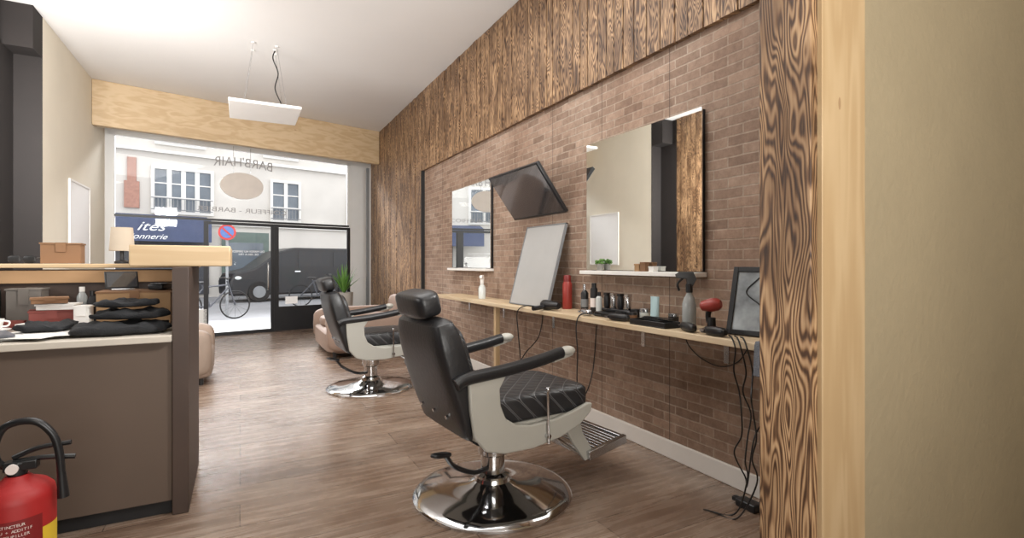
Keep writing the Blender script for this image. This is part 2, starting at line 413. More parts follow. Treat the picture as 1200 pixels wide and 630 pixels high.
mk('glass',fbox_g(-1.51,1.69,1.8,2.86,.03,.006),GLASS,win,smooth=False)
mk('glass',fbox_g(-1.51,-.48,.42,1.74,.03,.006),GLASS,win,smooth=False)
mk('crossbar',fbox_g(-1.51,1.72,1.755,1.785,.0,.07),FRAMEM,win,smooth=False)
d1=mk('door_1',join(fbox_g(-.48,-.42,0,1.745,0,.07),fbox_g(.44,.49,.0,1.745,0,.06),fbox_g(-.42,.44,1.70,1.745,0,.06),fbox_g(-.42,.44,0,.05,0,.06)),FRAMEM,smooth=False,label='black framed glass shop entrance door',category='door',**S)
mk('glass',fbox_g(-.42,.44,.05,1.70,.03,.006),GLASS,d1,smooth=False)
mk('door_handle',tube_g([(.40,fy(.4)-.06,.7),(.40,fy(.4)-.12,.72),(.40,fy(.4)-.12,1.08),(.40,fy(.4)-.06,1.1)],.012),STEEL,d1)
d2=mk('window_2',join(fbox_g(.49,.56,0,1.745,0,.07),fbox_g(1.69,1.74,.0,1.745,0,.07),fbox_g(.56,1.69,0,.40,0,.06),fbox_g(.56,1.69,1.70,1.745,0,.06)),FRAMEM,smooth=False,label='black framed glass pane with solid kick panel',category='window',**S)
mk('glass',fbox_g(.56,1.69,.40,1.70,.03,.006),GLASS,d2,smooth=False)
mk('sticker',fbox_g(.66,.85,.44,.56,.06,.003),LETTERW,d2,smooth=False)
RT=(math.pi/2,0,math.pi+A)
text('window_lettering',"BARB'HAIR",.20,LETTER,(.06,fy(.06)-.05,2.68),RT,win,sx=.88,arch=.12)
text('window_lettering',"COIFFEUR - BARBIER",.10,LETTER,(.06,fy(.06)-.05,1.93),RT,win,sx=1.4)
text('door_lettering',"DU MARDI AU SAMEDI\nDE 10H A 19H",.046,LETTERW,(.12,fy(.12)-.045,1.27),RT,d1)
os_=emp('oval_sign',(.03,8.93,2.10),'taupe oval hanging sign seen from behind','sign',rot=(0,0,A))
poly=[(.305*math.cos(2*math.pi*i/48),.205+.205*math.sin(2*math.pi*i/48)) for i in range(48)]
mk('sign_board',prism_g(poly,-.012,.012,'Y'),DISC,os_,bevel=.003)
for xx in(-.12,.12): mk('wire',cyl_g((xx,0,.385),(xx,0,.8),.003,n=6),STEEL,os_)

# ------------------------------------------------------------ exterior
mk('road',prism_g([(-25,10.8+K*-25),(25,10.8+K*25),(25,22.6+K*25),(-25,22.6-K*25)],-.2,-.12,'Z'),ASPH,smooth=False,label='grey asphalt street',category='road',kind='structure')
mk('pavement',prism_g([(-25,9.15-K*25),(25,9.15+K*25),(25,10.8+K*25),(-25,10.8-K*25)],-.2,-.03,'Z'),PAVE,smooth=False,label='pale pavement outside the shop',category='pavement',kind='structure')
BY=22.0
def bbox_g(x0,x1,z0,z1,off,dep):
    g=fbox_g(x0,x1,z0,z1,off,dep); return [(a,b+BY-Y0,c) for a,b,c in g[0]],g[1]
bl=emp('street_building',(0,0,0),'pale stone apartment building across the street','building')
mk('facade',bbox_g(-16,18,-.12,12,-3,3.0),STONE,bl,smooth=False)
mk('cornice',join(bbox_g(-16,18,2.52,2.66,0,.12),bbox_g(-16,18,4.95,5.05,0,.18),bbox_g(-16,18,7.9,8.1,0,.18)),STONED,bl,smooth=False)
def bwin(x0,x1,z0,z1,nv,rail):
    w=mk('window_pane',bbox_g(x0,x1,z0,z1,0,.03),WINDK,bl,smooth=False)
    fr=[bbox_g(x0-.1,x0,z0-.1,z1+.1,0,.1),bbox_g(x1,x1+.1,z0-.1,z1+.1,0,.1),bbox_g(x0,x1,z1,z1+.1,0,.1),bbox_g(x0,x1,z0-.1,z0,0,.1)]
    for i in range(1,nv):
        xx=x0+(x1-x0)*i/nv; fr.append(bbox_g(xx-.07,xx+.07,z0,z1,0,.07))
    for k in (1,2):
        zz=z0+(z1-z0)*k/3; fr.append(bbox_g(x0,x1,zz-.02,zz+.02,0,.06))
    mk('window_frame',join(*fr),STONED,bl,smooth=False)
    if rail:
        r=[bbox_g(x0-.08,x1+.08,z0+.42,z0+.45,.2,.03),bbox_g(x0-.08,x1+.08,z0+.02,z0+.05,.2,.03)]
        n=int((x1-x0)/.11)
        for i in range(n+1):
            xx=x0+(x1-x0)*i/n; r.append(bbox_g(xx-.009,xx+.009,z0+.03,z0+.44,.2,.02))
        mk('balcony_rail',join(*r),GREY,bl,smooth=False)
bwin(-2.6,-.95,2.95,4.4,4,True); bwin(1.15,2.1,2.85,4.33,2,True); bwin(4.2,5.2,2.9,4.35,2,True)
bwin(-2.5,-1.2,5.35,6.9,3,True); bwin(.9,2.0,5.35,6.9,2,True); bwin(-6,-4.8,2.95,4.4,2,True); bwin(-6,-4.8,5.35,6.9,2,True)
mk('brick_pier',join(bbox_g(-3.42,-3.02,3.0,3.9,0,.09),bbox_g(-3.34,-3.1,3.9,4.7,0,.09)),BRK2,bl,smooth=False)
mk('shopfront',join(bbox_g(-4.0,-1.0,0,1.9,0,.1)),SHOPK,bl,smooth=False)
mk('shopfront',join(bbox_g(-.6,1.0,0,2.3,0,.1),bbox_g(1.3,3.2,0,1.0,0,.1)),SHOPG,bl,smooth=False)
mk('shop_glass',join(bbox_g(-.4,.8,.4,1.9,.1,.02)),WINDK,bl,smooth=False)
aw=emp('awning',(-2.3,BY-2.3*K-.02,1.85),'navy blue fabric shop awning with white script','awning',rot=(0,0,A))
mk('canopy',prism_g([(0,.95),(-.9,.75),(-.9,.0),(-.88,.0),(-.88,.70),(0,.88)],-3.0,1.25,'X'),NAVY,aw,smooth=False)
text('awning_lettering',"ites",.42,LETTERW,(-.14,-.915,.48),(math.pi/2,0,0),aw,align='RIGHT',shear=.45,sx=1.3)
text('awning_lettering','ionnerie',.25,LETTERW,(-.08,-.915,.15),(math.pi/2,0,0),aw,align='RIGHT',shear=.45,sx=1.2)
van=emp('van',(1.9,18.0+K*1.9,-.12),'black minivan parked along the street','van',rot=(0,0,A))
body=[(-2.2,.22),(-2.22,.66),(-2.1,.92),(-1.5,1.08),(-.8,1.62),(-.3,1.76),(2.1,1.76),(2.35,1.5),(2.45,.95),(2.45,.22)]
mk('van_body',prism_g(body,0,1.7,'Y'),VANB,van,bevel=.06,seg=3)
mk('van_windows',join(prism_g([(-1.3,1.12),(-.76,1.54),(-.28,1.63),(-.28,1.12)],-.012,.0,'Y'),prism_g([(-.18,1.12),(-.18,1.63),(.9,1.63),(.9,1.12)],-.012,0,'Y'),prism_g([(1.0,1.12),(1.0,1.63),(2.05,1.61),(2.18,1.12)],-.012,0,'Y')),VANG,van,smooth=False)
for xx in(-1.4,1.5):
    mk('wheel',join(cyl_g((xx,-.04,.33),(xx,.2,.33),.33,n=28)),TYRE,van,bevel=.02)
    mk('wheel_rim',cyl_g((xx,-.06,.33),(xx,-.03,.33),.19,n=14),GREY,van)
mk('headlight',sph_g((-2.0,.05,.78),.14,.07,.08),CLEAR,van)
mk('door_handle',box_g(-.3,-.12,-.03,0,.95,.99),STEEL,van)
def bicycle(loc,rot,lab):
    b=emp('bicycle',loc,lab,'bicycle',rot=rot,group='bicycles parked on the street')
    def ring(cx):
        pts=[(cx+.3*math.cos(2*math.pi*i/28),0,.32+.3*math.sin(2*math.pi*i/28)) for i in range(29)]
        g=tube_g(pts,.016,n=6,smooth=False)
        sp=[cyl_g((cx,0,.32),(cx+.3*math.cos(t),0,.32+.3*math.sin(t)),.002,n=4) for t in [k*math.pi/6 for k in range(12)]]
        return join(g,*sp)
    mk('wheel',ring(-.48),TYRE,b); mk('wheel',ring(.48),TYRE,b)
    mk('frame',join(*[cyl_g(p,q,.018,n=8) for p,q in [((-.48,0,.32),(-.02,0,.3)),((-.02,0,.3),(-.17,0,.78)),((-.48,0,.32),(-.14,0,.7)),((-.15,0,.72),(.33,0,.76)),((-.02,0,.3),(.34,0,.7)),((.32,0,.85),(.48,0,.32))]]),SHOPK,b)
    mk('handlebar',tube_g([(.24,-.26,.9),(.32,-.14,.92),(.32,0,.88),(.32,.14,.92),(.24,.26,.9)],.014),BLACK,b)
    mk('saddle',rbox_g(-.19,0,.82,.24,.13,.06,3),BLACK,b)
bicycle((-.55,12.7,-.12),(0,0,A+.1),'grey city bicycle beside the sign post')
bicycle((2.0,15.6,-.12),(0,0,A-.2),'grey city bicycle in front of the van')
ps=emp('parking_sign',(-.26,13.3,-.12),'round blue parking sign with red border on post','street sign',rot=(0,0,.05))
mk('post',cyl_g((0,0,0),(0,0,2.15),.03,n=10),GREY,ps)
mk('sign_disc',cyl_g((0,-.035,1.94),(0,-.05,1.94),.18,n=32),RED,ps)
mk('sign_face',cyl_g((0,-.05,1.94),(0,-.056,1.94),.135,n=32),SIGNB,ps)
mk('sign_bar',xf(box_g(-.13,.13,-.062,-.056,-.018,.018),Matrix.Translation((0,0,1.94))@Matrix.Rotation(math.radians(45),4,'Y')),RED,ps,smooth=False)

# ------------------------------------------------------------ styling shelf (counter)
sh=emp('styling_counter',(0,0,0),'long pale pine styling counter on brackets','counter')
mk('countertop',box_g(1.86,XR-.001,1.0,5.25,.743,.773),PINE_Y,sh,bevel=.003)
for yy in(1.75,2.35,3.35,4.2,5.0):
    mk('bracket',join(box_g(XR-.006,XR-.001,yy-.015,yy+.015,.60,.743),box_g(2.0,XR-.001,yy-.015,yy+.015,.737,.743)),STEEL,sh,smooth=False)
mk('leg',box_g(1.89,1.93,3.83,3.87,0,.743),PINE_Z,sh,bevel=.003)
mk('cable_box',box_g(2.08,2.155,2.5,2.75,.70,.742),WHITE,sh,bevel=.004)

def mirror(y0,lab):
    m=emp('wall_mirror',(XR,y0,1.03),lab,'mirror',group='wall mirrors above the counter')
    mk('mirror_glass',box_g(-.036,-.030,0,1.0,.03,.89),MIRROR,m,smooth=False)
    mk('backing',join(box_g(-.030,-.001,.008,.992,.03,.882)),MATBLACK,m,smooth=False)
    mk('ledge',box_g(-.095,-.001,-.005,1.005,0,.025),WHITE,m,bevel=.003)
mirror(1.877,'large frameless mirror with white ledge on brick'); mirror(4.42,'frameless mirror partly behind the television')

tv=emp('television',(XR,3.52,1.62),'black flat television tilted down on wall bracket','television')
T=Matrix.Translation((-.17,0,.03))@Matrix.Rotation(math.radians(-36.5),4,'Y')
mk('tv_body',xf(box_g(-.0,.03,-.40,.40,-.215,.215),T),BLACK,tv,bevel=.006)
mk('screen',xf(box_g(-.003,.0,-.385,.385,-.195,.20),T),SCREEN,tv,smooth=False)
mk('wall_bracket',join(box_g(-.02,-.001,-.1,.1,-.05,.15),tube_g([(-.01,0,.05),(-.06,0,.05),(-.13,0,.03)],.02,smooth=False)),MATBLACK,tv)

ang=math.atan2(.17,.63)
lb=emp('whiteboard',(1.965,3.42,.775),'pale grey board leaning against the brick wall','board',rot=(0,ang,0))
mk('panel',box_g(-.008,.006,-.285,.285,0.005,.645),BOARDW,lb,smooth=False)
mk('frame',join(box_g(-.012,.008,-.29,-.28,0,.65),box_g(-.012,.008,.28,.29,0,.65),box_g(-.012,.008,-.29,.29,0,.008),box_g(-.012,.008,-.29,.29,.642,.65)),GREY,lb,smooth=False)

# ------------------------------------------------------------ counter items
ZT=.7735
def spray(loc,h,body,head,lab,r=.035,rz=0):
    e=emp('spray_bottle',loc,lab,'spray bottle',rot=(0,0,rz),group='spray bottles on the counter')
    b=h*.62
    mk('bottle_body',lathe_g([(r*.9,0),(r,.01),(r,b*.7),(r*.75,b*.88),(.014,b),(.014,b+.015)]),body,e)
    mk('trigger_head',join(cyl_g((0,0,b+.005),(0,0,b+.05),.017,n=14),prism_g([(-.035,h-.035),(-.02,h),(.05,h),(.068,h-.012),(.062,h-.03),(.015,h-.035),(.01,b+.035),(-.015,b+.035)],-.012,.012,'Y')),head,e,bevel=.002)
    mk('trigger',tube_g([(.03,0,h-.03),(.055,0,h-.06),(.048,0,h-.095)],.006),head,e)
spray((2.0,4.34,ZT),.22,CLEAR,WHITE,'clear spray bottle with white trigger',rz=-2.2)
spray((2.0,1.847,ZT),.285,SMOKE,BLACK,'clear water spray bottle with black trigger',r=.034,rz=2.4)
rc=emp('spray_can',(2.10,3.08,ZT),'tall red aerosol can','spray can')
mk('can_body',lathe_g([(.032,0),(.035,.005),(.035,.18),(.026,.2),(.024,.205)]),REDM,rc); mk('cap',lathe_g([(.028,.198),(.028,.235),(.022,.245)]),M('cap_red',(120,30,26),.4),rc)
def bottle(name,loc,prof,mat,capmat,caprof,lab,cat='bottle',lm=None,group=None):
    e=emp(name,loc,lab,cat,group=group); mk('bottle_body',lathe_g(prof,24),mat,e); mk('cap',lathe_g(caprof,20),capmat,e)
    if lm: 
        r=max(p[0] for p in prof)+.0008; z=max(p[1] for p in prof); mk('paper_label',lathe_g([(r,z*.25),(r,z*.6)],24),lm,e)
    return e
bottle('hair_product_bottle',(2.05,2.80,ZT),[(.024,0),(.026,.005),(.026,.13),(.012,.15)],BLACK,STEEL,[(.011,.15),(.011,.19)],'black product bottle with silver cap',lm=GREY)
bottle('hair_product_bottle',(2.06,2.71,ZT),[(.022,0),(.024,.005),(.024,.16),(.018,.17)],MATBLACK,BLACK,[(.016,.17),(.016,.2)],'tall black hair spray bottle',lm=LABELW)
bottle('hair_product_bottle',(2.04,2.63,ZT),[(.02,0),(.02,.11),(.01,.12)],CLEAR,BLACK,[(.012,.12),(.012,.145)],'small clear bottle with black cap')
bottle('hair_product_bottle',(2.12,2.60,ZT),[(.018,0),(.018,.09),(.01,.10)],CARDD,BLACK,[(.010,.10),(.010,.13)],'small amber bottle with black cap')
cs=emp('clipper_stand',(2.02,2.45,ZT),'black charging stand holding hair clippers','clipper stand')
mk('stand_base',join(box_g(-.06,.06,-.13,.13,0,.03),box_g(.0,.055,-.13,.13,.03,.05)),BLACK,cs,bevel=.006)
for i,yy in enumerate((-.095,-.03,.035,.1)):
    mk('clipper',join(rbox_g(.02,yy,.09,.036,.038,.10,3,16,10),box_g(.005,.035,yy-.016,yy+.016,.13,.145)),BLACK if i%2 else STEEL,cs)
def jar(loc,r,h,mat,cm,lab):
    e=emp('product_jar',loc,lab,'jar',group='small jars of hair product'); mk('jar_body',lathe_g([(r*.92,0),(r,.004),(r,h*.7)],24),mat,e); mk('lid',lathe_g([(r*1.03,h*.7),(r*1.03,h*.98),(r*.98,h)],24),cm,e)
jar((1.98,2.25,ZT),.03,.05,CARDD,BLACK,'small brown wax jar with black lid'); jar((2.06,2.23,ZT),.03,.07,CLEAR,STEEL,'small clear jar with steel lid'); jar((2.06,2.31,ZT),.027,.06,BLACK,BLACK,'small black pomade jar')
jar((1.97,2.345,ZT),.024,.045,REDM,BLACK,'small red wax jar with black lid'); jar((2.10,2.05,ZT),.028,.055,BLACK,STEEL,'small black jar with steel lid'); jar((2.10,1.95,ZT),.024,.08,SMOKE,BLACK,'narrow grey jar with black lid')
tb=emp('cream_tube',(2.04,2.13,ZT),'pale blue cream tube standing on its cap','tube')
mk('tube_body',([*[( .024*math.cos(t),.028*math.sin(t),.02) for t in [2*math.pi*i/16 for i in range(16)]],*[(.003*math.cos(t),.034*math.sin(t),.145) for t in [2*math.pi*i/16 for i in range(16)]]],[(i,(i+1)%16,16+(i+1)%16,16+i) for i in range(16)]+[tuple(range(16)),tuple(range(16,32))]),TEAL,tb)
mk('cap',lathe_g([(.022,0),(.022,.02)],20),WHITE,tb)
ty=emp('tool_tray',(1.93,2.02,ZT),'shallow black tray holding combs','tray')
mk('tray_dish',join(box_g(-.055,.055,-.13,.13,0,.006),box_g(-.055,-.049,-.13,.13,.006,.03),box_g(.049,.055,-.13,.13,.006,.03),box_g(-.049,.049,-.13,-.124,.006,.03),box_g(-.049,.049,.124,.13,.006,.03)),BLACK,ty,bevel=.002)
for i in range(3):
    cb=emp('hair_comb',(1.915+.018*i,2.03-.01*i,ZT+.031+.005*i),'black plastic hair comb lying on the tray','comb',rot=(0,0,.2*i-.2),group='combs on the tray')
    mk('spine',box_g(-.006,.0,-.09,.09,0,.004),BLACK,cb,smooth=False); mk('comb_teeth',join(*[box_g(0,.018,-.088+.006*k,-.085+.006*k,0.0005,.0035) for k in range(30)]),BLACK,cb,smooth=False)
hb=emp('hair_dryer',(1.99,1.70,ZT),'small red hair dryer resting on black stand','hair dryer')
mk('stand',join(lathe_g([(.05,0),(.05,.012),(.02,.03),(.018,.07)],24)),BLACK,hb)
mk('dryer_body',xf(lathe_g([(.016,-.052),(.024,-.045),(.033,0),(.03,.03),(.018,.045)],24),Matrix.Translation((0,0,.13))@Matrix.Rotation(math.radians(80),4,'X')@Matrix.Rotation(math.radians(20),4,'Y')),REDM,hb)
mk('handle',tube_g([(0,.01,.11),(.0,.02,.08),(0,.015,.045)],.013),BLACK,hb)
def clipper(loc,rz,lab,L=.16,mat=BLACK):
    e=emp('hair_clipper',loc,lab,'hair clipper',rot=(0,0,rz),group='hair clippers lying on the counter')
    mk('clipper_body',rbox_g(0,0,.022,L,.045,.042,3.2,20,10),mat,e); mk('blade',box_g(L/2-.005,L/2+.02,-.02,.02,.014,.026),STEEL,e,smooth=False)
clipper((1.91,1.77,ZT),1.2,'black corded hair clipper',.13); clipper((1.91,2.28,ZT),1.8,'black hair clipper near the jars',.14); clipper((1.93,2.62,ZT),1.4,'silver and black trimmer',.12,STEEL)
clipper((1.90,1.60,ZT),1.5,'black clipper beside the picture frame',.12)
hd=emp('hair_dryer',(1.92,3.03,ZT),'black hair dryer lying on its side','hair dryer',rot=(0,0,1.75))
mk('barrel',xf(lathe_g([(.02,-.09),(.026,-.08),(.03,-.02),(.036,.03),(.036,.06),(.028,.075)],24),Matrix.Translation((0,0,.037))@Matrix.Rotation(math.pi/2,4,'Y')),BLACK,hd)
mk('handle',tube_g([(.03,0,.036),(.035,.06,.022),(.03,.13,.018)],.016),BLACK,hd)
pf=emp('picture_frame',(2.02,1.50,ZT+.003),'black picture frame with pale print leaning on wall','picture frame',rot=(0,.28,.25))
mk('frame',join(box_g(-.01,.01,-.12,-.097,0,.32),box_g(-.01,.01,.097,.12,0,.32),box_g(-.01,.01,-.097,.097,0,.023),box_g(-.01,.01,-.097,.097,.297,.32)),BLACK,pf,bevel=.002)
mk('picture_print',box_g(-.002,.004,-.097,.097,.023,.297),PHOTO,pf,smooth=False)
mk('print_line',tube_g([(-.004,-.08,.06),(-.004,-.02,.14),(-.004,.05,.2),(-.004,.0,.27)],.003),BLACK,pf)
def smallplant(loc,lab):
    e=emp('potted_plant',loc,lab,'plant'); mk('pot',lathe_g([(.018,0),(.024,.04),(.024,.045)],20),TERRA,e)
    random.seed(9); gs=[]
    for i in range(26):
        t=random.random()*6.28; r=random.uniform(.01,.032); z=random.uniform(.045,.075); gs.append(sph_g((r*math.cos(t),r*math.sin(t),z),.011,.009,.007,8,6))
    mk('foliage',join(*gs),GREEN,e)
smallplant((2.095,2.69,1.0555),'tiny green plant in a grey pot on ledge')
for i,(yy,c,h) in enumerate(((2.32,CARD,.045),(2.27,CARDD,.055),(2.2,WHITE,.03))):
    e=emp('trinket_box',(2.095,yy,1.0555),'small box on the mirror ledge','box',group='little boxes on the mirror ledge')
    mk('box_body',box_g(-.018,.018,-.02,.02,0,h*.8),c,e,bevel=.002); mk('lid',box_g(-.02,.02,-.022,.022,h*.8,h),c,e,bevel=.002)
def cable(pts,lab,r=.0045,nm='power_cable'):
    o=mk(nm,tube_g(pts,r,n=8,sub=8),BLACK,label=lab,category='cable'); o['group']='black power cables'; return o
cable([(1.93,3.17,.785),(1.87,3.28,.79),(1.84,3.36,.74),(1.845,3.36,.6),(1.85,3.34,.45),(1.87,3.36,.38),(1.95,3.42,.42),(2.1,3.5,.5),(2.15,3.52,.6),(2.15,3.5,.70)],'black dryer cord looping below the counter',.004)
cable([(1.95,2.5,.785),(1.87,2.58,.79),(1.84,2.6,.72),(1.85,2.6,.55),(1.86,2.62,.38),(1.9,2.66,.24),(1.98,2.74,.20),(2.08,2.8,.26),(2.14,2.82,.4),(2.15,2.8,.68)],'black clipper cord hanging off the counter',.004)
cable([(2.13,2.0,.73),(2.14,1.98,.66),(2.15,1.9,.60),(2.15,1.78,.58),(2.15,1.68,.62),(2.15,1.62,.70)],'thin cable sagging below the counter',.003)
random.seed(2)
for k in range(3):
    y0=1.385+.03*k
    pts=[(1.92,y0+.1,.782),(1.862,y0+.04,.784),(1.835,y0,.74)]
    z=.64
    while z>.12:
        pts.append((1.88+random.uniform(-.03,.05),y0+.02+random.uniform(-.025,.03),z)); z-=.09
    pts+= [(1.88+.02*k,1.47+.03*k,.012),(1.84-.02*k,1.56+.04*k,.008)] if k<2 else [(1.93,1.46,.15),(1.98,1.46,.35),(2.14,1.5,.4)]
    cable(pts,'tangled black cord hanging to the floor',.0034)
e=emp('power_adapter',(2.02,1.52,0.001),'black power adapter lying on the floor','power adapter'); mk('adapter_body',box_g(-.03,.03,-.05,.05,0,.035),BLACK,e,bevel=.006); mk('plug',box_g(-.015,.015,.05,.08,.01,.028),MATBLACK,e,bevel=.003)
tw=emp('towel',(1.865,1.285,.775),'grey towel draped over the counter edge','towel')
mk('cloth',prism_g([(.12,.008),(-.012,.010),(-.02,-.005),(-.028,-.13),(-.020,-.13),(-.0075,-.005),(-.006,.0005),(.12,.0005)],-.08,.08,'Y'),TOWEL,tw,bevel=.003)

# ------------------------------------------------------------ barber chair (forward = +X)
def barber_chair(loc,rz,lab):
    c=emp('barber_chair',loc,lab,'barber chair',rot=(0,0,rz),group='barber chairs facing the mirrors')
    mk('base',lathe_g([(.375,0),(.378,.012),(.365,.024),(.34,.03),(.22,.045),(.12,.06),(.09,.075),(.085,.09)],64),CHROME,c,label='round chrome pedestal disc')
    mk('column',lathe_g([(.085,.085),(.082,.10),(.058,.11),(.056,.19),(.072,.20),(.075,.27),(.085,.285)],40),CHROME,c,label='chrome hydraulic column')
    lv=mk('pump_lever',join(tube_g([(-.05,-.03,.14),(-.15,-.08,.16),(-.27,-.13,.23),(-.33,-.17,.30)],.011),),BLACK,c)
    mk('lever_pad',xf(rbox_g(0,0,0,.13,.045,.022,3),Matrix.Translation((-.36,-.19,.315))@Matrix.Rotation(.55,4,'Z')@Matrix.Rotation(.25,4,'Y')),BLACK,lv)
    mk('seat_mechanism',join(box_g(-.15,.17,-.12,.12,.285,.335)),MATBLACK,c,bevel=.01)
    pan=[(-.24,.40),(-.22,.35),(-.12,.315),(.05,.31),(.24,.34),(.36,.37),(.385,.40),(.3,.405),(.05,.40)]
    mk('seat_pan',prism_g(pan,-.235,.235,'Y'),SHELL,c,bevel=.01)
    mk('seat_cushion',rbox_g(.10,0,.455,.65,.485,.125,7,48,20),QUILT,c,label='quilted black leather seat')
    prof=[(-.275,.63),(-.265,.50),(-.245,.38),(-.19,.315),(-.10,.29),(.05,.285),(.2,.305),(.32,.345),(.385,.395),(.395,.435),(.37,.44),(.28,.415),(.17,.395),(.04,.39),(-.04,.405),(-.095,.44),(-.12,.50),(-.125,.57),(-.09,.625),(.06,.645),(.06,.66),(-.2,.645)]
    for s in(-1,1):
        sp=mk('side_panel',prism_g(prof,s*.246,s*.270,'Y'),SHELL,c,bevel=.008,seg=3,label='cream moulded side panel')
        am=mk('armrest',tube_g([(-.33,s*.262,.610),(-.28,s*.262,.630),(-.1,s*.262,.645),(.08,s*.262,.668),(.21,s*.262,.692)],.026,n=14,flat=1.15),LEATHER,c)
        mk('armrest_tip',join(sph_g((.245,s*.262,.698),.042,.031,.022),tube_g([(.16,s*.262,.662),(.22,s*.262,.674),(.27,s*.262,.686)],.014)),SHELL,am,label='cream armrest cap')
    V=[];F=[];n=40
    secs=[(-.215,.355,.40,.05),(-.225,.385,.46,.09),(-.25,.50,.495,.125),(-.29,.62,.50,.13),(-.325,.74,.49,.125),(-.345,.815,.475,.11),(-.355,.852,.44,.09),(-.36,.868,.37,.05)]
    for (cx,cz,w,t) in secs:
        for i in range(n):
            a=2*math.pi*i/n; ca=math.copysign(abs(math.cos(a))**.34,math.cos(a)); sa=math.copysign(abs(math.sin(a))**.34,math.sin(a))
            V.append((cx+t/2*ca,w/2*sa,cz+t/2*ca*.25))
    for k in range(len(secs)-1):
        for i in range(n):
            j=(i+1)%n; F.append((k*n+i,k*n+j,(k+1)*n+j,(k+1)*n+i))
    F.append(tuple(range(n))); F.append(tuple(range((len(secs)-1)*n,len(secs)*n)))
    bk=mk('backrest',(V,F),LEATHER,c,label='padded black leather backrest')
    mk('quilted_pad',xf(rbox_g(0,0,0,.06,.40,.38,5,32,16),Matrix.Translation((-.234,0,.65))@Matrix.Rotation(math.radians(-16),4,'Y')),QUILT,bk)
    for y in (-.13,0,.13): mk('screw',cyl_g((-.285,y,.45),(-.311,y,.446),.008,n=10),CHROME,bk)
    hr=mk('headrest',xf(rbox_g(0,0,0,.112,.31,.115,4.4,40,18),Matrix.Translation((-.385,0,.926))@Matrix.Rotation(math.radians(-14),4,'Y')),LEATHER,c)
    for y in(-.05,.05): mk('headrest_stem',cyl_g((-.375,y,.82),(-.385,y,.9),.008,n=10),CHROME,hr)
    rl=mk('recline_lever',join(cyl_g((.12,-.285,.30),(.115,-.285,.53),.006,n=10),sph_g((.115,-.285,.54),.011),cyl_g((.12,-.265,.33),(.12,-.290,.33),.012,n=12)),CHROME,c)
    TF=Matrix.Translation((.43,0,.148))@Matrix.Rotation(math.radians(-9),4,'Y')
    fr=mk('footrest',xf(join(box_g(0,.022,-.19,.19,-.014,.022),box_g(.235,.257,-.19,.19,-.014,.022),box_g(0,.257,-.21,-.185,-.018,.026),box_g(0,.257,.185,.21,-.018,.026)),TF),STEEL,c,bevel=.003,label='ribbed aluminium footrest')
    mk('footrest_ribs',xf(join(*[box_g(.024+.0235*i,.042+.0235*i,-.185,.185,-.006,.016) for i in range(9)]),TF),STEEL,fr,bevel=.002)
    for s in(-1,1):
        mk('footrest_arm',prism_g([(.27,.35),(.37,.385),(.405,.27),(.465,.18),(.465,.135),(.42,.125),(.35,.22)] ,s*.165,s*.187,'Y'),SHELL,fr,bevel=.004,label='grey metal footrest support arm')
    mk('cross_rod',tube_g([(.2,-.12,.30),(.28,-.14,.25),(.41,-.165,.15)],.009),CHROME,fr)
    return c
ch=barber_chair((1.07,2.20,.001),math.radians(5),'black and cream barber chair with quilted seat')
copytree(ch,(1.03,4.60,.001),rotz=math.radians(2),label='black and cream barber chair near the brown sofa')

# ------------------------------------------------------------ sofa etc
def sofa(loc,rz,L,D,H,lab,cat,nc,name,mt):
    s=emp(name,loc,lab,cat,rot=(0,0,rz))
    mk('seat_base',rbox_g(-.02,0,.18,D-.06,L-.06,.26,8,32,12),mt,s)
    mk('backrest',rbox_g(D/2-.12,0,.38,.24,L-.1,H*2-.76,5,32,14),mt,s)
    for t in(-1,1): mk('armrest',xf(rbox_g(0,0,0,D-.02,.2,.44,5,32,14),Matrix.Translation((0,t*(L/2-.1),.29))),mt,s)
    w=(L-.4)/nc
    for i in range(nc): mk('seat_cushion',rbox_g(-.08,-L/2+.2+w*(i+.5),.36,D-.26,w,.16,4,24,12),mt,s)
    for a in(-1,1):
        for b in(-1,1): mk('leg',cyl_g((a*(D/2-.1),b*(L/2-.1),0),(a*(D/2-.1),b*(L/2-.1),.08),.02,.025,n=10),BLACK,s)
sofa((1.485,6.75,.001),0,1.4,1.24,.68,'worn brown leather two-seat sofa','sofa',2,'sofa',SOFA)
sofa((-.64,5.72,.001),math.pi,.8,.85,.60,'beige brown armchair behind the reception desk','armchair',1,'armchair',SOFA2)
pl=emp('potted_plant',(1.42,8.2,.001),'spiky green houseplant in a tall grey pot','plant')
mk('pot',lathe_g([(.11,0),(.13,.35),(.14,.66),(.125,.66),(.12,.6)],28),TERRA,pl)
random.seed(5); V=[];F=[]
for i in range(60):
    a=random.random()*6.283; L=random.uniform(.3,.5); sp=random.uniform(.1,.75); w=.013
    d=Vector((math.cos(a),math.sin(a),0)); pn=Vector((-math.sin(a),math.cos(a),0)); o=len(V)
    for k in range(6):
        t=k/5; p=Vector((0,0,.64))+d*(L*t*math.sin(sp))+Vector((0,0,L*t*math.cos(sp)-.25*sp*t*t*L)); ww=w*(1-t)**.6+.001
        V+= [tuple(p-pn*ww),tuple(p+pn*ww)]
        if k: F.append((o+2*k-2,o+2*k-1,o+2*k+1,o+2*k))
mk('foliage',(V,F),GREEN,pl)

